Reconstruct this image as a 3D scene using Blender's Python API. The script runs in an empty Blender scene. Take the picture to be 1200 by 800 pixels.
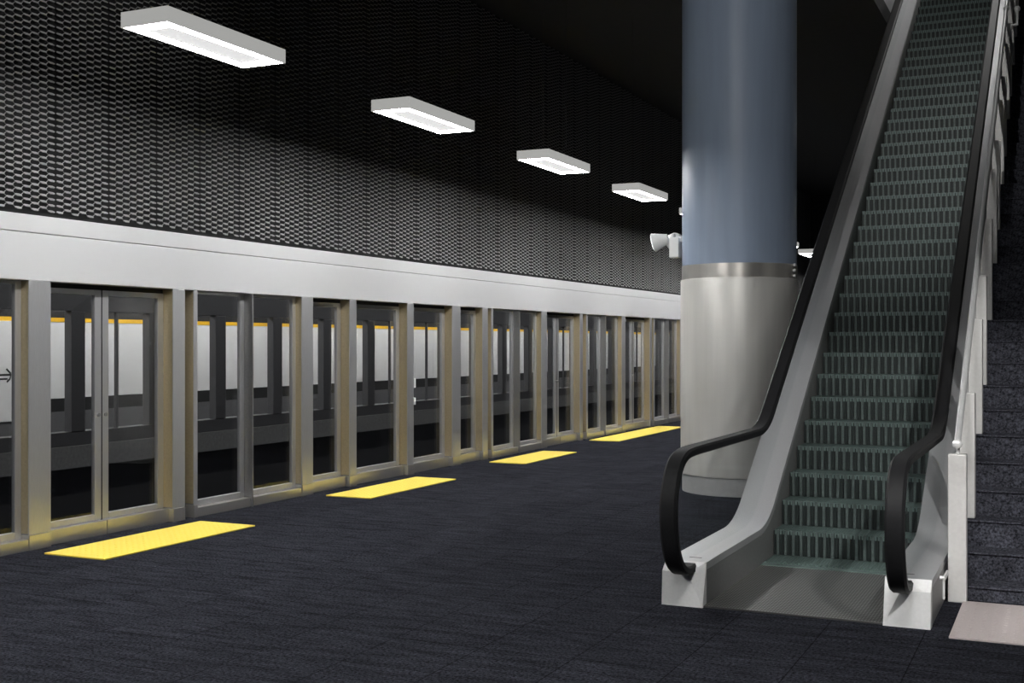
import bpy, bmesh, math, random
from mathutils import Vector
random.seed(4)
S = bpy.context.scene
COL = S.collection

# ------------------------------------------------------------------ materials
def new_mat(name):
    m = bpy.data.materials.new(name); m.use_nodes = True
    nt = m.node_tree
    return m, nt, nt.nodes['Principled BSDF']

def simple(name, col, rough=.5, metal=0., noise=0., nscale=40., bump=0., spec=.5, stretch=(1, 1, 1), detail=4):
    m, nt, b = new_mat(name)
    b.inputs['Roughness'].default_value = rough
    b.inputs['Metallic'].default_value = metal
    b.inputs['Specular IOR Level'].default_value = spec
    tc = nt.nodes.new('ShaderNodeTexCoord'); mp = nt.nodes.new('ShaderNodeMapping')
    mp.inputs['Scale'].default_value = stretch
    nt.links.new(tc.outputs['Object'], mp.inputs['Vector'])
    n = nt.nodes.new('ShaderNodeTexNoise'); n.inputs['Scale'].default_value = nscale; n.inputs['Detail'].default_value = detail
    nt.links.new(mp.outputs[0], n.inputs['Vector'])
    r = nt.nodes.new('ShaderNodeValToRGB')
    lo = [max(0, c * (1 - noise)) for c in col]; hi = [min(1, c * (1 + noise)) for c in col]
    r.color_ramp.elements[0].color = (*lo, 1); r.color_ramp.elements[1].color = (*hi, 1)
    r.color_ramp.elements[0].position = .3; r.color_ramp.elements[1].position = .7
    nt.links.new(n.outputs['Fac'], r.inputs['Fac'])
    nt.links.new(r.outputs['Color'], b.inputs['Base Color'])
    if bump:
        bp = nt.nodes.new('ShaderNodeBump'); bp.inputs['Strength'].default_value = bump; bp.inputs['Distance'].default_value = .01
        nt.links.new(n.outputs['Fac'], bp.inputs['Height']); nt.links.new(bp.outputs[0], b.inputs['Normal'])
    return m

def emit(name, col, strength):
    m, nt, b = new_mat(name)
    b.inputs['Base Color'].default_value = (*[c * .2 for c in col], 1)
    b.inputs['Emission Color'].default_value = (*col, 1)
    b.inputs['Emission Strength'].default_value = strength
    return m

def glass_mat(name, tint, f0, f1, rough=.0):
    m = bpy.data.materials.new(name); m.use_nodes = True
    nt = m.node_tree; nt.nodes.clear()
    out = nt.nodes.new('ShaderNodeOutputMaterial'); mix = nt.nodes.new('ShaderNodeMixShader')
    tr = nt.nodes.new('ShaderNodeBsdfTransparent'); tr.inputs['Color'].default_value = (*tint, 1)
    gl = nt.nodes.new('ShaderNodeBsdfGlossy'); gl.inputs['Roughness'].default_value = rough
    lw = nt.nodes.new('ShaderNodeLayerWeight'); lw.inputs['Blend'].default_value = .5
    pw = nt.nodes.new('ShaderNodeMath'); pw.operation = 'POWER'; pw.inputs[1].default_value = 5
    mr = nt.nodes.new('ShaderNodeMapRange'); mr.inputs['To Min'].default_value = f0; mr.inputs['To Max'].default_value = f1
    nt.links.new(lw.outputs['Facing'], pw.inputs[0]); nt.links.new(pw.outputs[0], mr.inputs['Value'])
    nt.links.new(mr.outputs[0], mix.inputs[0]); nt.links.new(tr.outputs[0], mix.inputs[1]); nt.links.new(gl.outputs[0], mix.inputs[2])
    nt.links.new(mix.outputs[0], out.inputs['Surface'])
    return m

def floor_mat(name, base, joint, size):
    m, nt, b = new_mat(name)
    tc = nt.nodes.new('ShaderNodeTexCoord')
    n1 = nt.nodes.new('ShaderNodeTexNoise'); n1.inputs['Scale'].default_value = 62; n1.inputs['Detail'].default_value = 5; n1.inputs['Roughness'].default_value = .75
    mp = nt.nodes.new('ShaderNodeMapping'); mp.inputs['Scale'].default_value = (1.2, 7, 1); mp.inputs['Rotation'].default_value = (0, 0, math.radians(-24))
    n2 = nt.nodes.new('ShaderNodeTexNoise'); n2.inputs['Scale'].default_value = 2.2; n2.inputs['Detail'].default_value = 6; n2.inputs['Roughness'].default_value = .7
    nt.links.new(tc.outputs['Object'], n1.inputs['Vector']); nt.links.new(tc.outputs['Object'], mp.inputs['Vector']); nt.links.new(mp.outputs[0], n2.inputs['Vector'])
    r1 = nt.nodes.new('ShaderNodeValToRGB')
    r1.color_ramp.elements[0].position = .38; r1.color_ramp.elements[1].position = .66
    r1.color_ramp.elements[0].color = (*[c * .3 for c in base], 1); r1.color_ramp.elements[1].color = (*[c * 2.4 for c in base], 1)
    nt.links.new(n1.outputs['Fac'], r1.inputs['Fac'])
    r2 = nt.nodes.new('ShaderNodeValToRGB')
    r2.color_ramp.elements[0].position = .3; r2.color_ramp.elements[1].position = .72
    r2.color_ramp.elements[0].color = (.5, .5, .5, 1); r2.color_ramp.elements[1].color = (1.5, 1.5, 1.55, 1)
    nt.links.new(n2.outputs['Fac'], r2.inputs['Fac'])
    mul = nt.nodes.new('ShaderNodeMixRGB'); mul.blend_type = 'MULTIPLY'; mul.inputs[0].default_value = 1
    nt.links.new(r1.outputs[0], mul.inputs[1]); nt.links.new(r2.outputs[0], mul.inputs[2])
    br = nt.nodes.new('ShaderNodeTexBrick'); br.offset = 0; br.inputs['Scale'].default_value = 1
    br.inputs['Brick Width'].default_value = size; br.inputs['Row Height'].default_value = size
    br.inputs['Mortar Size'].default_value = .004; br.inputs['Mortar Smooth'].default_value = .3
    br.inputs['Color1'].default_value = (1, 1, 1, 1); br.inputs['Color2'].default_value = (.86, .86, .86, 1); br.inputs['Mortar'].default_value = (joint, joint, joint, 1)
    mb = nt.nodes.new('ShaderNodeMapping'); mb.inputs['Location'].default_value = (.19, .1, 0)
    nt.links.new(tc.outputs['Object'], mb.inputs['Vector']); nt.links.new(mb.outputs[0], br.inputs['Vector'])
    mul2 = nt.nodes.new('ShaderNodeMixRGB'); mul2.blend_type = 'MULTIPLY'; mul2.inputs[0].default_value = 1
    nt.links.new(mul.outputs[0], mul2.inputs[1]); nt.links.new(br.outputs['Color'], mul2.inputs[2])
    nt.links.new(mul2.outputs[0], b.inputs['Base Color'])
    b.inputs['Roughness'].default_value = .55
    b.inputs['Specular IOR Level'].default_value = 0.0
    bp = nt.nodes.new('ShaderNodeBump'); bp.inputs['Strength'].default_value = .25; bp.inputs['Distance'].default_value = .004
    nt.links.new(n1.outputs['Fac'], bp.inputs['Height']); nt.links.new(bp.outputs[0], b.inputs['Normal'])
    return m

def rib_mat(name, base, pitch):
    m, nt, b = new_mat(name)
    tc = nt.nodes.new('ShaderNodeTexCoord')
    w = nt.nodes.new('ShaderNodeTexWave'); w.wave_type = 'BANDS'; w.bands_direction = 'X'; w.inputs['Scale'].default_value = .314 / pitch
    w2 = nt.nodes.new('ShaderNodeTexWave'); w2.wave_type = 'BANDS'; w2.bands_direction = 'Y'; w2.inputs['Scale'].default_value = .314 / (pitch * 2)
    nt.links.new(tc.outputs['Object'], w.inputs['Vector']); nt.links.new(tc.outputs['Object'], w2.inputs['Vector'])
    mx = nt.nodes.new('ShaderNodeMath'); mx.operation = 'MULTIPLY'
    nt.links.new(w.outputs['Fac'], mx.inputs[0]); nt.links.new(w2.outputs['Fac'], mx.inputs[1])
    r = nt.nodes.new('ShaderNodeValToRGB')
    r.color_ramp.elements[0].color = (*[c * .5 for c in base], 1); r.color_ramp.elements[1].color = (*[min(1, c * 1.7) for c in base], 1)
    r.color_ramp.elements[0].position = .1; r.color_ramp.elements[1].position = .7
    nt.links.new(mx.outputs[0], r.inputs['Fac']); nt.links.new(r.outputs[0], b.inputs['Base Color'])
    b.inputs['Roughness'].default_value = .45; b.inputs['Metallic'].default_value = .5
    bp = nt.nodes.new('ShaderNodeBump'); bp.inputs['Strength'].default_value = .6; bp.inputs['Distance'].default_value = .004
    nt.links.new(mx.outputs[0], bp.inputs['Height']); nt.links.new(bp.outputs[0], b.inputs['Normal'])
    return m

M = dict(
    fascia=simple('satin_silver_panel', (.67, .67, .68), .36, .30, .09, 260),
    steel=simple('brushed_steel', (.62, .62, .635), .37, .80, .06, 60, stretch=(8, 8, .3)),
    steel_dark=simple('dull_steel', (.34, .34, .34), .36, .85, .06, 60),
    leaf=simple('door_frame_steel', (.56, .56, .57), .37, .80, .05, 60, stretch=(6, 6, .3)),
    kick=simple('kick_plate_steel', (.60, .58, .55), .28, .85, .12, 300),
    reveal_warm=simple('steel_reveal_warm_reflection', (.52, .44, .29), .38, .72, .06, 50),  # warm light reflected in the post sides, put into the metal colour
    black=simple('matt_black', (.006, .006, .007), .8, 0, .2, 20),
    meshmetal=simple('black_expanded_metal', (.34, .34, .34), .45, .25, .12, 90),
    ceiling=simple('charcoal_ceiling', (.028, .028, .029), .9, 0, .1, 8),
    darkwall=simple('dark_wall_paint', (.02, .02, .022), .85, 0, .12, 6),
    fasciawall=simple('grey_void_plaster', (.55, .55, .56), .8, 0, .06, 10),
    glass=glass_mat('door_glass', (.90, .91, .92), .05, .8),
    escglass=glass_mat('balustrade_glass', (.97, .98, .98), .006, .10),
    rubber=simple('black_handrail_rubber', (.012, .012, .013), .55, 0, .1, 40, spec=.18),
    deck=simple('escalator_deck_aluminium', (.56, .56, .57), .38, .55, .05, 120),
    skirt=simple('escalator_skirt_steel', (.30, .30, .295), .42, .55, .08, 60),
    newel=simple('polished_newel_end', (.90, .90, .89), .35, .2, .03, 60),
    step=simple('escalator_step_tread', (.145, .20, .188), .45, .3, .12, 120),
    riser=simple('escalator_step_riser', (.022, .030, .029), .5, .3, .2, 120),
    rib=simple('escalator_step_rib', (.095, .12, .115), .42, .35, .2, 60),
    plate=rib_mat('comb_plate_metal', (.17, .17, .165), .018),
    clad=simple('brushed_column_cladding', (.62, .61, .58), .42, .35, .05, 12, stretch=(1, 1, .05)),
    plinth=simple('column_plinth_metal', (.48, .48, .48), .4, .4, .05, 20),
    band=simple('column_band_metal', (.62, .60, .56), .28, .85, .06, 10, stretch=(1, 1, .05)),
    blue=simple('blue_grey_column_paint', (.28, .345, .45), .42, 0, .05, 3, spec=.3, stretch=(4, 4, .3)),
    yellow=simple('yellow_tactile_rubber', (.86, .67, .085), .6, 0, .08, 90),
    beige=simple('beige_tactile_paving', (.52, .46, .45), .6, 0, .05, 90),
    housing=emit('lamp_housing_added_glow', (.85, .85, .82), .42),  # glow added to the housing so its unlit sides read pale grey
    darkcan=simple('added_black_spot_can', (.02, .02, .02), .4),
    white=simple('white_enamel', (.93, .93, .92), .4, 0, .02, 30),
    railpost=simple('off_white_powder_coat', (.70, .69, .67), .45, .1, .04, 40),
    tube=simple('satin_rail_tube', (.72, .72, .72), .35, .3, .04, 40),
    rim=emit('lamp_rim_glow', (1, 1, .99), 120.0),
    louvre=emit('lamp_louvre_glow', (.9, .9, .9), .8),
    strip=emit('strip_tube_glow', (1, .99, .97), 34.0),
    upstrip=emit('upper_lamp_glow', (1, .99, .97), 10.0),
    spot=emit('spot_glow', (1, 1, .98), 6.0),
    wire=simple('thin_steel_wire', (.06, .06, .06), .5, .5),
    panelwhite=simple('white_glazed_panel', (.80, .80, .79), .45, 0, .03, 4),
    stripe=simple('amber_stripe', (.95, .55, .02), .5, 0, .03, 10),
    ledge=simple('grey_concrete_edge', (.16, .16, .16), .8, 0, .15, 20),
    oframe=simple('dark_grey_screen_frame', (.085, .085, .09), .5, .3, .05, 20),
    oskirt=simple('grey_skirting', (.11, .11, .115), .7, 0, .05, 20),
    trackbed=simple('black_track_bed', (.008, .008, .008), .95, 0, .3, 20),
    mark=simple('black_sign_print', (.01, .01, .01), .5),
    gap=simple('black_joint_rubber', (.008, .008, .008), .7),
    stairs=floor_mat('speckled_black_granite_stair', (.050, .051, .061), .6, 5.0),
    floor=floor_mat('charcoal_stone_tiles', (.021, .0217, .0262), .4, .52),
)

# ------------------------------------------------------------------ mesh helpers
class MB:
    def __init__(s): s.v = []; s.f = []
    def poly(s, pts):
        i = len(s.v); s.v += [tuple(p) for p in pts]; s.f.append(tuple(range(i, i + len(pts))))
    def box(s, x0, x1, y0, y1, z0, z1, b=0.):
        if x0 > x1: x0, x1 = x1, x0
        if y0 > y1: y0, y1 = y1, y0
        if b <= 0:
            i = len(s.v)
            s.v += [(x, y, z) for x in (x0, x1) for y in (y0, y1) for z in (z0, z1)]
            s.f += [tuple(i + k for k in q) for q in ((0, 1, 3, 2), (4, 6, 7, 5), (0, 4, 5, 1), (2, 3, 7, 6), (0, 2, 6, 4), (1, 5, 7, 3))]
        else:
            b = min(b, .45 * min(x1 - x0, y1 - y0, z1 - z0))
            bm = bmesh.new(); bmesh.ops.create_cube(bm, size=1)
            for v in bm.verts:
                v.co = Vector((x0 if v.co.x < 0 else x1, y0 if v.co.y < 0 else y1, z0 if v.co.z < 0 else z1))
            bmesh.ops.bevel(bm, geom=bm.edges[:], offset=b, segments=2, affect='EDGES', profile=.5)
            s.add_bm(bm)
        return s
    def add_bm(s, bm):
        i = len(s.v); bm.verts.index_update()
        s.v += [tuple(v.co) for v in bm.verts]
        s.f += [tuple(i + v.index for v in f.verts) for f in bm.faces]
        bm.free()
    def prism_x(s, yz, x0, x1):
        """polygon in the YZ plane pushed from x0 to x1"""
        n = len(yz); i = len(s.v)
        s.v += [(x0, y, z) for y, z in yz] + [(x1, y, z) for y, z in yz]
        s.f.append(tuple(i + k for k in range(n))); s.f.append(tuple(i + n + k for k in reversed(range(n))))
        for k in range(n):
            s.f.append((i + k, i + n + k, i + n + (k + 1) % n, i + (k + 1) % n))
        return s
    def strip_x(s, top, bot, x0, x1):
        """band between two YZ polylines of equal length, from x0 to x1"""
        n = len(top); i = len(s.v)
        for x in (x0, x1):
            s.v += [(x, y, z) for y, z in top]; s.v += [(x, y, z) for y, z in bot]
        A, B, C, D = i, i + n, i + 2 * n, i + 3 * n
        for k in range(n - 1):
            s.f += [(A + k, A + k + 1, B + k + 1, B + k), (C + k + 1, C + k, D + k, D + k + 1),
                    (A + k + 1, A + k, C + k, C + k + 1), (B + k, B + k + 1, D + k + 1, D + k)]
        s.f += [(A, B, D, C), (A + n - 1, C + n - 1, D + n - 1, B + n - 1)]
        return s
    def sweep(s, path, section, closed_caps=True):
        """path of (y,z) in a plane of constant x; section of (dx, dn)"""
        i0 = len(s.v); m = len(section)
        for k, (y, z) in enumerate(path):
            a = path[max(0, k - 1)]; b = path[min(len(path) - 1, k + 1)]
            ty, tz = b[0] - a[0], b[1] - a[1]; L = math.hypot(ty, tz); ty /= L; tz /= L
            ny, nz = -tz, ty
            for dx, dn in section: s.v.append((dx, y + ny * dn, z + nz * dn))
        for k in range(len(path) - 1):
            for j in range(m):
                a = i0 + k * m + j; b = i0 + k * m + (j + 1) % m
                s.f.append((a, b, b + m, a + m))
        if closed_caps:
            s.f.append(tuple(i0 + j for j in reversed(range(m)))); s.f.append(tuple(i0 + (len(path) - 1) * m + j for j in range(m)))
        return s
    def tube(s, p0, p1, r, n=12, r1=None):
        p0, p1 = Vector(p0), Vector(p1); d = (p1 - p0).normalized()
        u = d.orthogonal().normalized(); w = d.cross(u); i = len(s.v)
        if r1 is None: r1 = r
        for p, q in ((p0, r), (p1, r1)):
            for k in range(n):
                a = 2 * math.pi * k / n; s.v.append(tuple(p + (u * math.cos(a) + w * math.sin(a)) * q))
        for k in range(n):
            s.f.append((i + k, i + (k + 1) % n, i + n + (k + 1) % n, i + n + k))
        s.f.append(tuple(i + k for k in reversed(range(n)))); s.f.append(tuple(i + n + k for k in range(n)))
        return s
    def lathe(s, cx, cy, prof, n=96):
        i = len(s.v); m = len(prof)
        for k in range(n):
            a = 2 * math.pi * k / n
            s.v += [(cx + r * math.cos(a), cy + r * math.sin(a), z) for r, z in prof]
        for k in range(n):
            for j in range(m - 1):
                a = i + k * m + j; b = i + ((k + 1) % n) * m + j
                s.f.append((a, b, b + 1, a + 1))
        return s
    def ball(s, c, r, seg=16, sc=(1, 1, 1)):
        bm = bmesh.new(); bmesh.ops.create_uvsphere(bm, u_segments=seg, v_segments=seg // 2, radius=r)
        for v in bm.verts: v.co = Vector((v.co.x * sc[0] + c[0], v.co.y * sc[1] + c[1], v.co.z * sc[2] + c[2]))
        s.add_bm(bm); return s
    def build(s, name, mat, parent=None, smooth=False, loc=None):
        me = bpy.data.meshes.new(name)
        off = Vector((0, 0, 0))
        if parent is not None: off = world_loc(parent)
        if loc is not None: off = Vector(loc)
        me.from_pydata([(v[0] - off.x, v[1] - off.y, v[2] - off.z) for v in s.v], [], s.f)
        bm = bmesh.new(); bm.from_mesh(me); bmesh.ops.recalc_face_normals(bm, faces=bm.faces[:]); bm.to_mesh(me); bm.free()
        me.materials.append(M[mat] if isinstance(mat, str) else mat)
        if smooth:
            for p in me.polygons: p.use_smooth = True
            try: me.set_sharp_from_angle(angle=math.radians(35))
            except Exception: pass
        o = bpy.data.objects.new(name, me); COL.objects.link(o)
        if parent is not None: o.parent = parent
        elif loc is not None: o.location = loc
        return o

def world_loc(o):
    p = Vector(o.location)
    while o.parent is not None:
        o = o.parent; p += o.location
    return p

def thing(name, label, cat, loc=(0, 0, 0), group=None):
    o = bpy.data.objects.new(name, None); COL.objects.link(o); o.location = loc
    o.empty_display_size = .2
    return tag(o, label, cat, group)

def tag(o, label, cat, group=None, kind=None):
    o['label'] = label; o['category'] = cat; o['kind'] = kind or 'thing'
    if group: o['group'] = group
    return o

def struct(o, label=None, cat=None):
    o['kind'] = 'structure'
    if label: o['label'] = label
    if cat: o['category'] = cat
    return o

def copy_tree(o, parent=None):
    c = o.copy(); COL.objects.link(c); c.parent = parent
    for ch in [x for x in bpy.data.objects if x.parent == o]: copy_tree(ch, c)
    return c

def fillet(pts, radii, n=10):
    out = [pts[0]]
    for k in range(1, len(pts) - 1):
        p, a, b = Vector(pts[k]), Vector(pts[k - 1]), Vector(pts[k + 1])
        d = radii[k - 1]
        q0 = p + (a - p).normalized() * d; q1 = p + (b - p).normalized() * d
        for j in range(n + 1):
            t = j / n; out.append(tuple(q0 * (1 - t) ** 2 + p * 2 * t * (1 - t) + q1 * t * t))
    out.append(pts[-1]); return out

def spline(pts, n=8):
    out = []
    P = [pts[0]] + list(pts) + [pts[-1]]
    for k in range(1, len(P) - 2):
        p0, p1, p2, p3 = (Vector(q) for q in P[k - 1:k + 3])
        for j in range(n):
            t = j / n
            out.append(tuple(.5 * ((2 * p1) + (p2 - p0) * t + (2 * p0 - 5 * p1 + 4 * p2 - p3) * t * t + (3 * p1 - p0 - 3 * p2 + p3) * t ** 3)))
    out.append(pts[-1]); return out

# ------------------------------------------------------------------ setting
XW = -7.25                      # front plane of the screen door wall
YF, YB = -5.0, 38.0
CEIL = 6.25
XV = -2.37                      # edge of the ceiling void over the escalator
struct(MB().box(XW - .35, 5.0, YF, YB, -.15, 0).build('floor', 'floor'), 'dark charcoal stone platform floor', 'floor')
m = MB(); m.box(XW - .4, XV, YF, YB, CEIL, CEIL + .25); m.box(XV, 5.0, YF, 9.0, CEIL, CEIL + .25)
struct(m.build('ceiling', 'ceiling'), 'dark charcoal ceiling over the platform', 'ceiling')
struct(MB().box(XV - 1.5, 5.0, 8.0, YB, 9.6, 9.8).build('ceiling_upper', 'ceiling'), 'dark ceiling above the escalator void', 'ceiling')
struct(MB().box(XV - .12, XV, 9.0, YB, CEIL + .25, 9.6).build('trim_2', 'fasciawall'), 'grey side of the ceiling void beside the escalator', 'trim')
struct(MB().box(XV, 5.0, 8.9, 9.0, CEIL + .25, 9.6).build('wall_void', 'darkwall'), 'wall of the void above the lower ceiling', 'wall')
struct(MB().box(5.0, 5.2, YF, YB, 0, 9.7).build('wall_right', 'darkwall'), 'dark wall beyond the stairs', 'wall')
struct(MB().box(XW - .4, 5.0, YB, YB + .2, -.15, 9.7).build('wall_back', 'darkwall'), 'dark end wall of the platform', 'wall')
struct(MB().box(XW - .4, 5.0, YF - .2, YF, -.15, 6.5).build('wall_front', 'darkwall'), 'dark wall behind the viewer', 'wall')
struct(MB().box(XV + .02, 5.0, 21.0, YB, 7.9, 8.15).build('slab_upper', 'fasciawall'), 'upper landing slab', 'slab')

# expanded metal wall above the screen doors: zigzag strands in panels
def mesh_wall():
    v = []; f = []
    pw, nc, rp = .58, 7, .049
    z0, z1 = 2.625, 6.24
    cw = (pw - .004) / nc
    y = 1.28
    hx = [(-.037, 0.), (-.020, .0095), (.020, .0095), (.037, 0.), (.020, -.0095), (-.020, -.0095)]
    while y < YB - .6:
        for c in range(nc):
            yc = y + (c + .5) * cw
            rows = int((z1 - z0 - .03) / rp)
            for r in range(rows):
                zc = z0 + .016 + r * rp + (c % 2) * rp / 2
                i = len(v)
                for dy, dz_ in hx: v.append((XW - .030 - dz_ * 1.15, yc + dy, zc + dz_))
                for dy, dz_ in hx: v.append((XW - .034 - dz_ * 1.15, yc + dy, zc + dz_ - .003))
                f.append((i, i + 1, i + 2, i + 3, i + 4, i + 5)); f.append((i + 4, i + 3, i + 9, i + 10)); f.append((i + 5, i + 4, i + 10, i + 11)); f.append((i, i + 5, i + 11, i + 6))
                # thin slanting strands to the neighbours in the next column
                if c < nc - 1:
                    for sg in (-1, 1):
                        zn = zc + sg * rp / 2
                        if not z0 < zn < z1: continue
                        i = len(v); ya, yb = yc + .029, yc + cw - .029
                        v.extend([(XW - .037, ya, zc + sg * .003 + .003), (XW - .034, ya, zc + sg * .003 - .003), (XW - .034, yb, zn - sg * .003 - .003), (XW - .037, yb, zn - sg * .003 + .003)])
                        f.append((i, i + 1, i + 2, i + 3))
        y += pw
    me = bpy.data.meshes.new('wall_left'); me.from_pydata(v, [], f); me.materials.append(M['meshmetal'])
    o = bpy.data.objects.new('wall_left', me); COL.objects.link(o)
    return struct(o, 'black expanded metal wall above the glass doors', 'wall')
mesh_wall()
struct(MB().box(XW - .4, XW - .10, YF, YB, 2.60, CEIL).build('wall_left_backing', 'black'), 'black backing behind the expanded metal', 'wall')
struct(MB().box(XW - .42, XW - .1, YF, 1.0, -.1, CEIL).build('wall_left_near', 'darkwall'), 'dark wall on the door side behind the viewer', 'wall')

# ------------------------------------------------------------------ fascia over the doors
h = MB().box(XW - .32, XW, 1.0, YB, 2.085, 2.452, .006).build('trim_1', 'fascia'); struct(h, 'long pale metal fascia above the glass doors', 'fascia')
MB().box(XW - .32, XW + .004, 1.0, YB, 2.456, 2.592, .006).build('capping', 'fascia', h)
struct(MB().box(XW - .30, XW - .045, 1.0, YB, 2.592, 2.612).build('trim_3', 'black'), 'dark gap between fascia and mesh', 'trim')

# ------------------------------------------------------------------ glass doors and screens
XG = XW - .11                   # glass line, behind the posts
Z0, Z1 = .0, 2.085
n_post = [0]; n_door = [0]; n_scr = [0]
ORD = ['first', 'second', 'third', 'fourth', 'fifth', 'sixth', 'seventh', 'eighth', 'ninth', 'tenth', 'eleventh', 'twelfth', 'thirteenth', 'fourteenth', 'fifteenth',
       'sixteenth', 'seventeenth', 'eighteenth', 'nineteenth', 'twentieth', 'twenty-first', 'twenty-second', 'twenty-third', 'twenty-fourth']

def post(y0, y1, label, lip=False):
    t = thing('screen_post', label, 'post', (XW, (y0 + y1) / 2, 0), 'steel posts of the glass door wall')
    MB().box(XW - .012, XW - .001, y0, y1, .12, Z1, .003).build('face_plate', 'steel', t)
    MB().box(XW - .14, XW - .012, y0 + .003, y1 - .003, .0, Z1).build('core', 'steel_dark', t)
    MB().box(XW - .13, XW - .013, y0, y0 + .003, .13, Z1 - .005).build('reveal_warm_strip', 'reveal_warm', t)  # tinted strip carries the warm reflection on the post side
    MB().box(XW - .10, XW + .004, y0, y1, .0, .118, .003).build('kick_plate', 'kick', t)
    return t

def leaf(parent, y0, y1, z0, z1, stile, xf, name='door_leaf', toprail=.05, botrail=.05, mat='leaf'):
    m = MB()
    m.box(xf - .04, xf, y0, y0 + stile, z0, z1, .004); m.box(xf - .04, xf, y1 - stile, y1, z0, z1, .004)
    m.box(xf - .04, xf, y0 + stile, y1 - stile, z1 - toprail, z1, .004); m.box(xf - .04, xf, y0 + stile, y1 - stile, z0, z0 + botrail, .004)
    fr = m.build(name, mat, parent)
    MB().box(xf - .026, xf - .014, y0 + stile - .005, y1 - stile + .005, z0 + botrail - .005, z1 - toprail + .005).build('glass_pane', 'glass', fr)
    return fr

def double_door(y0, y1, label, mid=None):
    mid = mid or (y0 + y1) / 2
    t = thing('glass_sliding_door', label, 'door', (XG, mid, 0), 'sliding glass doors in the steel wall')
    for a, b, side in ((y0, mid - .004, 1), (mid + .004, y1, -1)):
        fr = leaf(t, a, b, .12, 2.045, .075, XG, toprail=.045)
        yy = (b - .037) if side > 0 else (a + .037)
        MB().tube((XG - .002, yy, 1.0), (XG + .012, yy, 1.0), .016, 12).build('lock', 'steel_dark', fr)
        MB().box(XG - .03, XG + .06, a, b, .0, .118, .003).build('kick_plate', 'kick', fr)
    MB().box(XG - .05, XG - .01, y0, y1, 2.045, Z1).build('head_slot', 'gap', t)
    MB().box(XG - .012, XG + .001, mid - .006, mid + .006, .02, 2.05).build('meeting_seal', 'gap', t)
    return t

def single_door(y0, y1, label, handle=False):
    t = thing('glass_hinged_door', label, 'door', (XG, (y0 + y1) / 2, 0), 'single glass doors in the steel wall')
    fr = leaf(t, y0, y1, .12, 2.045, .075, XG, toprail=.045)
    MB().box(XG - .03, XG + .06, y0, y1, .0, .118, .003).build('kick_plate', 'kick', fr)
    if handle:
        for zz, hh in ((.84, .09), (1.05, .12)):
            m = MB(); m.box(XG, XG + .07, y0 + .085, y0 + .125, zz, zz + hh, .008); m.box(XG - .002, XG + .012, y0 + .02, y0 + .13, zz - .015, zz + hh + .015, .004)
            m.build('handle', 'white', fr)
    else:
        MB().tube((XG - .002, y0 + .037, 1.0), (XG + .012, y0 + .037, 1.0), .016, 12).build('lock', 'steel_dark', fr)
    MB().box(XG - .05, XG - .01, y0, y1, 2.045, Z1).build('head_slot', 'gap', t)
    return t

def screen(y0, y1, ym, label):
    t = thing('fixed_glass_screen', label, 'screen', (XG, (y0 + y1) / 2, 0), 'fixed glass screens in the steel wall')
    for a, b in ((y0, ym - .01), (ym + .01, y1)):
        fr = leaf(t, a, b, .09, Z1 + .0, .06, XG + .03, 'pane_frame', toprail=.03, botrail=.055)
        MB().box(XG - .01, XW - .004, a, b, .0, .088, .003).build('kick_plate', 'kick', fr)
    MB().box(XG - .02, XW + .018, ym - .01, ym + .01, .0, Z1 - .002, .003).build('fin', 'steel_dark', t)
    return t

double_door(7.0, 8.418, 'glass double door beside the nearest yellow mat', 7.66)
screen(5.0, 6.78, 5.9, 'two-pane glass screen at the near end of the wall, showing a black arrow')
screen(8.75, 10.404, 9.55, 'two-pane glass screen just past the nearest double door')
single_door(10.607, 11.31, 'narrow glass door just past the first finned screen')
single_door(11.463, 12.60, 'wide single glass door opposite the second yellow mat')
single_door(12.762, 13.77, 'single glass door with two small white handles', True)
single_door(14.01, 14.67, 'narrow glass door before the second pair of posts')
screen(15.0, 16.69, 15.85, 'two-pane glass screen opposite the third yellow mat')
double_door(16.9, 18.28, 'glass double door between the third and longest yellow mats', 17.55)
screen(18.63, 20.32, 19.44, 'two-pane glass screen opposite the start of the longest mat')
double_door(20.5, 21.9, 'glass double door opposite the longest yellow mat', 21.2)
screen(22.2, 23.9, 23.05, 'farthest visible glass screen, meeting the round column')
double_door(24.1, 25.5, 'glass double door hidden behind the round column')
screen(25.8, 27.5, 26.65, 'glass screen past the doors behind the round column')
POSTS = [(6.78, 7.0, 'broad steel post before the nearest double door'),
         (8.418, 8.578, 'steel post after the nearest double door, first of a pair'),
         (8.70, 8.75, 'thin steel post after the nearest double door, second of a pair'),
         (10.404, 10.607, 'steel post between the first finned screen and the narrow door'),
         (11.322, 11.463, 'steel post between the narrow door and the wide single door'),
         (12.612, 12.762, 'steel post beside the door with white handles, on its near side'),
         (13.78, 14.01, 'broad steel post beyond the door with white handles'),
         (14.67, 14.83, 'steel post before the second finned screen, first of a pair'),
         (14.95, 15.0, 'thin steel post before the second finned screen, second of a pair'),
         (16.69, 16.9, 'steel post between the second finned screen and the next double door'),
         (18.28, 18.40, 'steel post at the start of the longest mat, first of a pair'),
         (18.57, 18.63, 'thin steel post at the start of the longest mat, second of a pair'),
         (20.32, 20.5, 'steel post half way along the longest mat'),
         (21.91, 22.03, 'steel post at the far end of the longest mat, first of a pair'),
         (22.14, 22.2, 'thin steel post at the far end of the longest mat, second of a pair'),
         (23.9, 24.1, 'steel post beside the round column, farthest in view'),
         (25.5, 25.8, 'steel post hidden behind the round column'),
         (27.5, 27.7, 'last steel post of the glass wall')]
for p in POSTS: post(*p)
struct(MB().box(XW - .2, XW - .005, 27.7, YB, 0, Z1).build('wall_left_far', 'steel_dark'), 'plain steel wall past the last glass screen', 'wall')
struct(MB().box(XW - .2, XW - .005, 1.0, 5.0, 0, Z1).build('wall_left_close', 'steel_dark'), 'plain steel wall before the first glass screen', 'wall')

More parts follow.
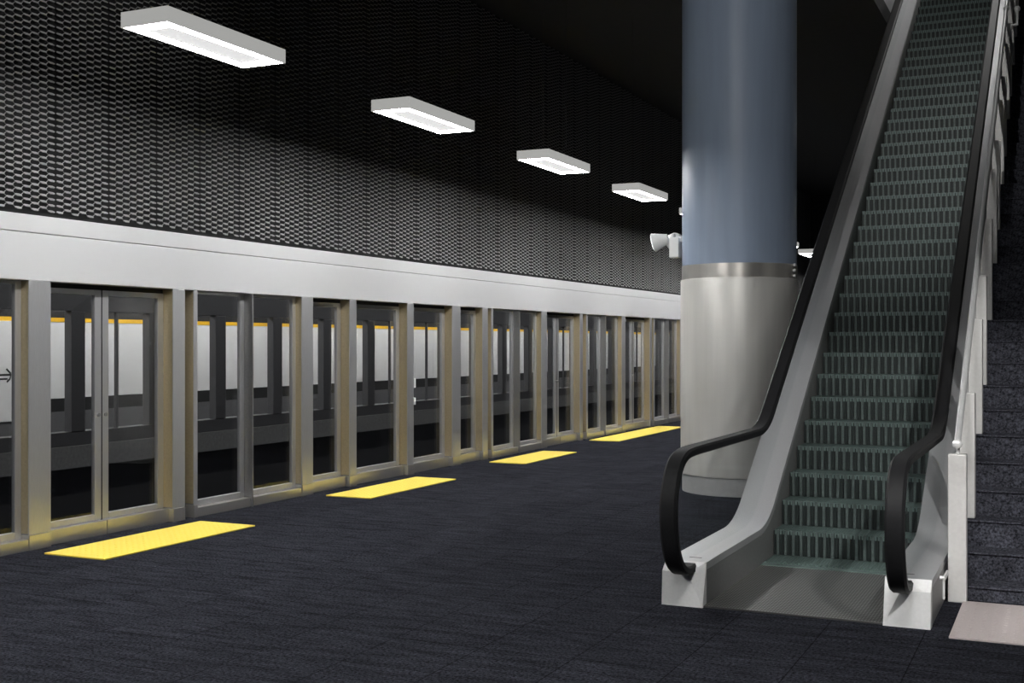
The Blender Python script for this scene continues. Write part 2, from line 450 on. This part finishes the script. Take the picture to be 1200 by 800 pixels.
# ------------------------------------------------------------------ tactile mats
def mat_slab(x0, x1, y0, y1, mat, label, cat='mat', group=None, name='tactile_mat'):
    t = thing(name, label, cat, ((x0 + x1) / 2, (y0 + y1) / 2, 0), group)
    MB().box(x0, x1, y0, y1, .0, .012, .003).build('slab', mat, t)
    b = MB(); nx = int((x1 - x0) / .06); ny = int((y1 - y0) / .06)
    for i in range(nx):
        for j in range(ny):
            cx = x0 + (i + .5) * (x1 - x0) / nx; cy = y0 + (j + .5) * (y1 - y0) / ny; k = len(b.v)
            for r, z in ((.016, .011), (.010, .0145)):
                b.v += [(cx + r * math.cos(a * math.pi / 3), cy + r * math.sin(a * math.pi / 3), z) for a in range(6)]
            b.f += [(k + a, k + (a + 1) % 6, k + 6 + (a + 1) % 6, k + 6 + a) for a in range(6)] + [tuple(k + 6 + a for a in range(6))]
    s = b.build('studs', mat, t); s['kind'] = 'stuff'
    return t
G = 'yellow mats in front of the glass doors'
mat_slab(-7.03, -6.43, 6.72, 8.52, 'yellow', 'yellow tactile mat lying before the nearest double door', group=G)
mat_slab(-7.03, -6.49, 10.52, 12.42, 'yellow', 'yellow tactile mat before the wide single door, second from the near end', group=G)
mat_slab(-7.02, -6.49, 14.40, 16.22, 'yellow', 'yellow tactile mat before the second finned screen, third from the near end', group=G)
mat_slab(-7.12, -6.60, 18.35, 22.0, 'yellow', 'longest and farthest yellow tactile mat, ending at the round column', group=G)
mat_slab(-.58, .62, 6.868, 7.86, 'beige', 'pinkish beige tactile mat at the foot of the stairs', name='paving_mat')

# ------------------------------------------------------------------ pendant lamps
def lamp(x0, x1, y0, y1, z, label, group='white pendant lamps'):
    t = thing('pendant_lamp', label, 'lamp', ((x0 + x1) / 2, (y0 + y1) / 2, z), group)
    m = MB(); th = .012
    m.box(x0, x1, y0, y0 + th, z, z + .104); m.box(x0, x1, y1 - th, y1, z, z + .104)
    m.box(x0, x0 + th, y0 + th, y1 - th, z, z + .104); m.box(x1 - th, x1, y0 + th, y1 - th, z, z + .104)
    m.box(x0 + th, x1 - th, y0 + th, y1 - th, z + .09, z + .104)
    m.build('housing', 'housing', t)
    m = MB(); a, b, c, d = x0 + th, x1 - th, y0 + th, y1 - th; w = .075
    for q in ((a, a + w, c, d), (b - w, b, c, d), (a + w, b - w, c, c + w * 1.6), (a + w, b - w, d - w * 1.6, d)):
        m.box(q[0], q[1], q[2], q[3], z + .002, z + .03)
    m.build('diffuser', 'rim', t)
    MB().box(a + w, b - w, c + w * 1.6, d - w * 1.6, z + .004, z + .03).build('louvre', 'louvre', t)
    for yy in (y0 + .3, y1 - .3):
        MB().tube(((x0 + x1) / 2, yy, z + .1), ((x0 + x1) / 2, yy, CEIL), .003, 6).build('cable', 'wire', t)
    return t
LAB = {0: 'largest white pendant lamp, nearest of the row', 1: 'second white pendant lamp from the near end of the row', 2: 'third white pendant lamp of the row, hung on visible wires',
       3: 'fourth white pendant lamp, closest in full view to the column', 4: 'fifth white pendant lamp, half hidden by the blue column'}
for k in range(-2, 10):
    if k in (5, 6): lab = ['sixth white pendant lamp, behind the blue column', 'seventh white pendant lamp, behind the blue column'][k - 5]
    elif k == 7: lab = 'small far white pendant lamp between the column and the escalator'
    elif k > 7: lab = 'white pendant lamp hidden beyond the column, number %s' % ORD[k]
    elif k < 0: lab = 'white pendant lamp out of view before the first, %s' % ('one bay back' if k == -1 else 'two bays back')
    else: lab = LAB[k]
    y0 = 6.18 + 3.19 * k
    lamp(-5.77, -5.37, y0, y0 + 1.31, 3.72, lab)
for k, y0 in enumerate((.6, 3.4)):  # pendants out of view, added to brighten the newel fronts and column
    lamp(-1.0, -.6, y0, y0 + 1.31, 3.72, 'added unseen pendant lamp above the concourse before the escalator, ' + ['farther back', 'closer to the steps'][k], 'added pendant lamps over the concourse')

# ------------------------------------------------------------------ column
CX, CY = -3.234, 12.83
t = thing('round_column', 'thick round column, blue painted above a pale metal cladding', 'column', (CX, CY, 0))
MB().lathe(CX, CY, [(.612, 0), (.612, .19), (.60, .195)]).build('plinth', 'plinth', t, True)
MB().lathe(CX, CY, [(.60, .192), (.626, .192), (.629, .21), (.629, 2.27), (.625, 2.285), (.615, 2.287)]).build('cladding', 'clad', t, True)
MB().lathe(CX, CY, [(.617, 2.286), (.617, 2.437), (.60, 2.437)]).build('band', 'band', t, True)
MB().lathe(CX, CY, [(.60, 2.437), (.613, 2.437), (.613, CEIL)]).build('shaft', 'blue', t, True)
for zz in (2.315, 2.372, 2.43):
    a = math.radians(-8)
    p = Vector((CX + .617 * math.cos(a), CY + .617 * math.sin(a), zz)); q = p + Vector((math.cos(a), math.sin(a), 0)) * .02
    MB().tube(p, q, .016, 10).build('stud', 'white', t)

# twin headed emergency light on the column
t = thing('emergency_light', 'white emergency light with flared heads mounted on the column', 'light', (-3.97, 12.75, 2.65))
MB().box(-3.985, -3.875, 12.70, 12.84, 2.545, 2.765, .010).build('body', 'white', t)
MB().box(-3.90, -3.83, 12.76, 12.81, 2.72, 2.78, .006).build('bracket', 'white', t)
def head(c, d):
    c, d = Vector(c), Vector(d).normalized()
    bm = MB(); bm.tube(c, c + d * .05, .055, 20, .068); bm.tube(c + d * .05, c + d * .17, .068, 20, .105)
    hd = bm.build('lamp_head', 'white', t, True)
    MB().tube(c + d * .171, c + d * .174, .096, 20).build('lens', 'spot', hd)
head((-4.0, 12.72, 2.755), (-.93, -.10, -.22))
head((-3.95, 12.80, 2.775), (-.25, .9, -.2))
MB().tube((-3.96, 12.76, 2.75), (-3.96, 12.76, 2.81), .028, 12).build('swivel', 'white', t)

# ------------------------------------------------------------------ escalator
ESC = thing('escalator', 'escalator with black handrails and ribbed teal steps', 'escalator', (-1.471, 7.05, 0))
TAN = .662; YT = 20.8
def dz(y): return .26 + TAN * (y - 8.78)
top = fillet([(7.12, .262), (8.78, .262), (YT, dz(YT))], [.28], 12)
def low(off, floor=0.0): return [(y, max(floor, z - off)) for y, z in top]
for sgn in (-1, 1):
    xo = -1.471 + sgn * .782; xi = -1.471 + sgn * .525
    X0, X1 = min(xo, xi), max(xo, xi)
    MB().strip_x(top, [(y, z - .045) for y, z in top], X0, X1).build('deck', 'deck', ESC, True)
    MB().strip_x([(y, z - .046) for y, z in top], [(y, max(.0, z - .62)) for y, z in top], xi - .002 * sgn, xi + .012 * sgn).build('skirt_panel', 'skirt', ESC, True)
    MB().strip_x([(y, z - .046) for y, z in top], [(y, max(.0, z - 1.15)) for y, z in top], xo - .012 * sgn, xo - .002 * sgn).build('side_cladding', 'skirt', ESC, True)
    MB().strip_x([(y, max(.002, z - 1.13)) for y, z in top], [(y, max(.0, z - 1.15)) for y, z in top], min(xi, xo - .012 * sgn), max(xi, xo - .012 * sgn)).build('soffit_strip', 'skirt', ESC, True)
    # front end block with a chamfered inner corner
    xm = -1.471 + sgn * .62
    A = (xo, 7.03, 0); B = (xi, 7.03, 0); C_ = (xo, 7.045, .205); D = (xm, 7.045, .205); Ei = (xi, 7.12, .262); Fo = (xo, 7.12, .262)
    A2 = (xo, 7.12, 0); B2 = (xi, 7.12, 0)
    m = MB()
    for q in ((A, B, D, C_), (B, Ei, D), (C_, D, Ei, Fo), (A, C_, Fo, A2), (B, B2, Ei), (A2, Fo, Ei, B2), (A, A2, B2, B)): m.poly(q)
    bm = bmesh.new(); 
    eb = m.build('newel_end', 'newel', ESC)
    bm.from_mesh(eb.data); bmesh.ops.remove_doubles(bm, verts=bm.verts[:], dist=1e-4); bmesh.ops.recalc_face_normals(bm, faces=bm.faces[:]); bm.to_mesh(eb.data); bm.free()
    # handrail belt
    xh = -1.471 + sgn * .632
    hy = lambda y: .935 + .66 * (y - 9.05)
    lead = spline([(7.26, .236), (7.10, .226), (6.95, .235), (6.83, .29), (6.745, .40), (6.70, .56), (6.715, .72), (6.80, .855), (6.93, .92), (7.12, .938), (7.5, .938)], 6)
    path = lead[:-1] + fillet([(7.5, .938), (9.05, .938), (YT, hy(YT))], [.24], 10)
    W_ = .052; T_ = .027
    sec = [(-W_, -T_ + .012), (-W_ + .012, -T_), (W_ - .012, -T_), (W_, -T_ + .012), (W_, T_ - .012), (W_ - .014, T_), (-W_ + .014, T_), (-W_, T_ - .012)]
    MB().sweep(path, [(xh + a, b) for a, b in sec]).build('handrail', 'rubber', ESC, True)
    # glass balustrade between deck and handrail
    xg = -1.471 + sgn * .645
    gl = []
    inner = [(y, z) for y, z in path]
    # offset the belt path inward by its half thickness
    for k, (y, z) in enumerate(inner):
        a = inner[max(0, k - 1)]; b = inner[min(len(inner) - 1, k + 1)]
        ty, tz = b[0] - a[0], b[1] - a[1]; L = math.hypot(ty, tz)
        gl.append((y + tz / L * .02, z - ty / L * .02))
    gl = [p for p in gl if p[1] > .245]
    base = list(reversed([(y, z - .01) for y, z in top]))
    i0 = next(i for i, p in enumerate(gl) if True)
    MB().prism_x([(max(p[0], 6.72), p[1]) for p in gl] + base, xg - .005, xg + .005).build('glass_panel', 'escglass', ESC)

# floor plate and comb
MB().box(-1.996, -.946, 7.05, 8.52, 0, .010, .002).build('floor_plate', 'plate', ESC)
m = MB(); m.box(-1.99, -.952, 8.52, 8.66, 0, .016)
for k in range(34):
    x = -1.98 + k * .0302; m.box(x, x + .012, 8.60, 8.72, .012, .024)
m.build('comb', 'step', ESC)
# steps: tread slab, recessed riser, ribs
RISE, RUN = .187, .2825
NS = 43
tb = MB(); rb = MB(); pb = MB()
xa, xb = -1.985, -.957
y0, z0 = 8.655, .02
tb.box(xa, xb, y0 + .004, y0 + RUN + .02, z0 - .035, z0 - .004)
n_r = 18; pit = (xb - xa) / n_r
for k in range(n_r):
    x = xa + (k + .5) * pit
    rb.box(x - .010, x + .010, y0 - .010, y0 + .03, z0 - RISE + .002, z0 - .002)
    for j in range(3):
        xx = xa + (k + (j + .5) / 3) * pit
        tb.box(xx - .006, xx + .006, y0, y0 + RUN - .005, z0 - .005, z0)
pb.box(xa, xb, y0 + .012, y0 + .03, z0 - RISE, z0 - .03)
for k in range(n_r):
    x = xa + (k + 0.02) * pit
    pb.box(x - .004, x + .004, y0 + .002, y0 + .03, z0 - RISE + .004, z0 - .008)
st = bpy.data.objects.new('step', None)
step0 = tb.build('step', 'step', ESC, loc=(-1.471, y0, z0)); step0.location = Vector((-1.471, y0, z0)) - ESC.location
r0 = pb.build('riser', 'riser', None, loc=(-1.471, y0, z0)); r0.parent = step0; r0.location = (0, 0, 0)
q0 = rb.build('riser_ribs', 'rib', None, loc=(-1.471, y0, z0)); q0.parent = step0; q0.location = (0, 0, 0)
bpy.data.objects.remove(st)
for n in range(1, NS):
    c = step0.copy(); COL.objects.link(c); c.parent = ESC
    c.location = Vector((-1.471, y0 + RUN * n, z0 + RISE * n)) - ESC.location
    for ch in (r0, q0):
        d = ch.copy(); COL.objects.link(d); d.parent = c; d.location = (0, 0, 0)
# the lowest step lies flush with the comb and shows no riser
r0.location = (0, 0, -.03); q0.location = (0, 0, -.03)
# underside of the step band
MB().prism_x([(8.8, -.10), (YT, dz(YT) - 1.12), (YT, dz(YT) - 1.16), (8.8, -.14)], -1.99, -.95).build('underside', 'skirt', ESC)
m = MB(); m.tube((-.687, 7.55, .20), (-.66, 7.55, .20), .012, 8); m.box(-.668, -.655, 7.50, 7.74, .185, .215, .004); m.box(-.668, -.655, 7.50, 7.53, .08, .2, .004)
m.build('side_bracket', 'newel', ESC)

# ------------------------------------------------------------------ stairs beside the escalator
ST = thing('staircase', 'speckled black stone stairs beside the escalator', 'stairs', (-.68, 7.94, 0))
SR, SN = .17, .257
NST = 44
def step_mesh(n):
    z = .09 + SR * n; y = 7.94 + SN * n
    m = MB(); zb = max(.0, z - SR - .25) if n else 0.0
    m.box(-.672, 2.6, y + .014, y + SN + .04, zb, z - .012); m.box(-.672, 2.6, y, y + SN + .02, z - .0115, z, .003)
    return m
first = step_mesh(0).build('step', 'stairs', ST)
gen = None
for n in range(1, NST):
    z = .09 + SR * n; y = 7.94 + SN * n
    if n < 3: step_mesh(n).build('step', 'stairs', ST); continue
    if gen is None:
        gen = step_mesh(n).build('step', 'stairs', ST); gn = n; continue
    c = gen.copy(); COL.objects.link(c); c.location = (0, SN * (n - gn), SR * (n - gn))

RL = thing('stair_railing', 'off-white stair railing of square posts between escalator and stairs', 'railing', (-.613, 7.96, 0))
MB().box(-.667, -.559, 7.84, 7.93, .0, .915, .006).build('post', 'railpost', RL)
slope = SR / SN
def rz(y): return .985 + slope * (y - 7.86)
for n in (2, 5, 7, 10, 13, 15, 18, 20, 23, 25, 28, 31, 33, 36, 38, 41):
    y = 7.94 + SN * (n + .52); zb = .09 + SR * n
    p = MB().box(-.650, -.556, y - .05, y + .05, zb, rz(y) - .20, .005).build('post', 'railpost', RL)
    m = MB(); m.tube((-.613, y, rz(y) - .205), (-.613, y, rz(y) - .015), .012, 8); m.build('bracket', 'tube', p)
for xk in (-.613, -.50):
    m = MB(); m.ball((xk, 14.45, rz(14.45) + (.0 if xk < -.6 else -.02)), .034, 14); m.tube((xk, 14.46, rz(14.45) - .2), (xk, 14.46, rz(14.45) - .02), .012, 8)
    if xk > -.6: m.tube((-.60, 14.46, rz(14.45) - .19), (xk, 14.46, rz(14.45) - .19), .012, 8)
    m.build('knob', 'white', RL, True)
MB().tube((-.613, 7.86, rz(7.86)), (-.613, 19.2, rz(19.2)), .021, 14).build('handrail', 'tube', RL, True)
m = MB(); m.ball((-.613, 7.85, rz(7.85)), .030, 18); m.build('knob', 'newel', RL, True)
MB().tube((-.613, 7.88, .90), (-.613, 7.88, rz(7.88) - .01), .012, 8).build('bracket', 'tube', RL)

def beam(name, label, pos, aim, energy, angle, blend=.5):  # spots out of view, added to brighten column, escalator and mesh wall
    t = thing(name, label, 'lamp', pos, 'added ceiling spots over the concourse')
    p = Vector(pos); d = (Vector(aim) - p).normalized()
    MB().tube(p - d * .16, p + d * .06, .06, 20, .075).build('can', 'darkcan', t, True)
    MB().tube(p + d * .03, p + d * .055, .055, 20).build('lens', 'spot', t)
    MB().tube(p - d * .06, (p.x - d.x * .06, p.y - d.y * .06, CEIL), .012, 8).build('stem', 'wire', t)
    L = bpy.data.lights.new('beam', 'SPOT'); L.energy = energy; L.spot_size = math.radians(angle); L.spot_blend = blend; L.shadow_soft_size = .06
    L.color = (1, .99, .97)
    o = bpy.data.objects.new('beam', L); COL.objects.link(o); o.parent = t; o.location = d * .08
    o.rotation_euler = d.to_track_quat('-Z', 'Y').to_euler()
beam('added_ceiling_spot', 'added ceiling spot trained on the column and steps, out of view overhead', (-1.55, 3.2, 5.9), (-2.75, CY, 4.3), 720, 40, .7)
beam('added_ceiling_spot', 'added ceiling spot trained on the escalator foot, out of view overhead', (2.2, 1.6, 5.4), (-.62, 8.2, 1.0), 1500, 26)
beam('added_ceiling_spot', 'added ceiling spot trained on the near mesh wall, out of view overhead', (-4.2, 5.2, 5.9), (XW, 6.6, 4.9), 300, 62, 1.0)
# upper hall light
t = thing('ceiling_lamp', 'long white ceiling lamp in the upper void over the escalator', 'lamp', (-.8, 19.0, 9.5))
MB().box(-1.4, -.2, 18.0, 20.0, 9.46, 9.599, .01).build('housing', 'housing', t)
MB().box(-1.35, -.25, 18.05, 19.95, 9.43, 9.47).build('diffuser', 'upstrip', t)

# ------------------------------------------------------------------ track and the far platform
struct(MB().box(-14.3, XW - .35, 3.0, 64.0, -1.35, -1.2).build('floor_track', 'trackbed'), 'black track bed behind the glass', 'floor')
struct(MB().box(XW - .36, XW - .34, 3.0, 64.0, -1.2, -.15).build('wall_track', 'black'), 'black wall under the platform edge', 'wall')
ed = MB().box(-17.0, -14.0, 3.0, 64.0, -.34, 0.0).build('floor_opposite', 'ledge'); struct(ed, 'grey edge of the platform across the track', 'floor')
struct(MB().box(-17.0, -14.2, 3.0, 64.0, -1.35, -.34).build('wall_opposite_edge', 'black'), 'black recess under the far platform edge', 'wall')
w = MB().box(-16.9, -16.6, 3.0, 64.0, 0, 3.4).build('wall_opposite', 'darkwall'); struct(w, 'dark wall of the far platform', 'wall')
MB().box(-16.6, -16.56, 3.0, 64.0, 0, .36).build('skirting', 'oskirt', w)
MB().box(-16.6, -16.57, 3.0, 64.0, .36, .60).build('kick_band', 'black', w)
MB().box(-16.6, -16.56, 3.0, 64.0, 1.985, 2.06).build('amber_stripe', 'stripe', w)
y = 3.0
while y < 63.5:
    z0_ = .25 if 13.0 < y < 15.1 else .60
    MB().box(-16.6, -16.54 if z0_ < .5 else -16.57, y + .004, y + 1.046, z0_, 1.985, .004).build('wall_panel', 'panelwhite', w)
    y += 1.05
# direction arrow printed on the taller panel
m = MB(); xx = -16.537
def bar(ya, za, yb, zb, wd):
    d = Vector((yb - ya, zb - za)); n_ = Vector((-d.y, d.x)).normalized() * wd / 2
    m.poly([(xx, ya + n_.x, za + n_.y), (xx, yb + n_.x, zb + n_.y), (xx, yb - n_.x, zb - n_.y), (xx, ya - n_.x, za - n_.y)])
bar(14.2, 1.055, 15.06, 1.055, .035); bar(14.2, .985, 15.0, .985, .03)
bar(15.07, 1.07, 14.97, 1.16, .035); bar(15.05, .985, 14.98, .93, .035); bar(15.07, 1.07, 15.05, 0.985, .03)
m.build('arrow_mark', 'mark', w)
struct(MB().box(-17.0, -13.6, 3.0, 64.0, 3.3, 3.5).build('ceiling_opposite', 'darkwall'), 'dark ceiling of the far platform', 'ceiling')
struct(MB().box(-13.6, XW - .4, 3.0, 64.0, 5.0, 5.2).build('ceiling_track', 'black'), 'black ceiling over the track', 'ceiling')
# screens on the far platform edge
FS = thing('platform_screen', 'dark grey framed screen row across the track behind the glass', 'screen', (-14.1, 30, 0))
MB().box(-14.18, -14.06, 3.0, 64.0, 2.10, 2.85, .01).build('header', 'oframe', FS)
MB().box(-14.16, -14.06, 3.0, 64.0, .0, .22, .01).build('bottom_rail', 'oframe', FS)
k = 0; y = 3.54
while y < 63:
    p = MB(); p.box(-14.20, -14.05, y, y + .29, .22, 2.10, .008); p.build('post', 'oframe', FS)
    MB().box(-14.13, -14.08, y + 1.0, y + 1.045, .22, 2.10).build('mullion', 'oframe', FS)
    y += 1.74
for k in range(6):
    t = thing('ceiling_strip_light', 'long strip light under the far platform ceiling, %s bay' % ORD[k], 'lamp', (-15.3, 9 + 9 * k, 3.25), 'strip lights across the track')
    MB().box(-15.4, -15.2, 5 + 9 * k, 13.4 + 9 * k, 3.2, 3.299, .005).build('housing', 'housing', t)
    MB().box(-15.38, -15.22, 5.02 + 9 * k, 13.38 + 9 * k, 3.17, 3.21).build('diffuser', 'strip', t)

for k in range(6):  # unseen strip row, added to light the far platform edge
    t = thing('ceiling_track_fill_light', 'added unseen strip light high over the track, %s bay' % ORD[k], 'lamp', (-11.6, 9 + 9 * k, 4.95), 'strip lights across the track')
    MB().box(-11.7, -11.5, 5 + 9 * k, 13.4 + 9 * k, 4.9, 4.999, .005).build('housing', 'housing', t)
    MB().box(-11.68, -11.52, 5.02 + 9 * k, 13.38 + 9 * k, 4.87, 4.91).build('diffuser', 'strip', t)

# ------------------------------------------------------------------ camera, world, view
cam = bpy.data.cameras.new('camera'); co = bpy.data.objects.new('camera', cam); COL.objects.link(co)
Fpx = 1400.0
cam.sensor_width = 36; cam.lens = Fpx / 1200 * 36; cam.shift_y = 2 / 1200
cam.clip_end = 200
co.location = (0, 0, 1.6); co.rotation_euler = (math.pi / 2, 0, math.atan(650 / Fpx))
S.camera = co
wd = bpy.data.worlds.new('world'); S.world = wd; wd.use_nodes = True
bg = wd.node_tree.nodes['Background']; bg.inputs[0].default_value = (.6, .65, .75, 1); bg.inputs[1].default_value = .02
S.view_settings.view_transform = 'Standard'; S.view_settings.look = 'None'
S.view_settings.exposure = 0; S.view_settings.gamma = 1; S.view_settings.use_curve_mapping = False
S.cycles.use_denoising = True
S.cycles.max_bounces = 8; S.cycles.transparent_max_bounces = 16
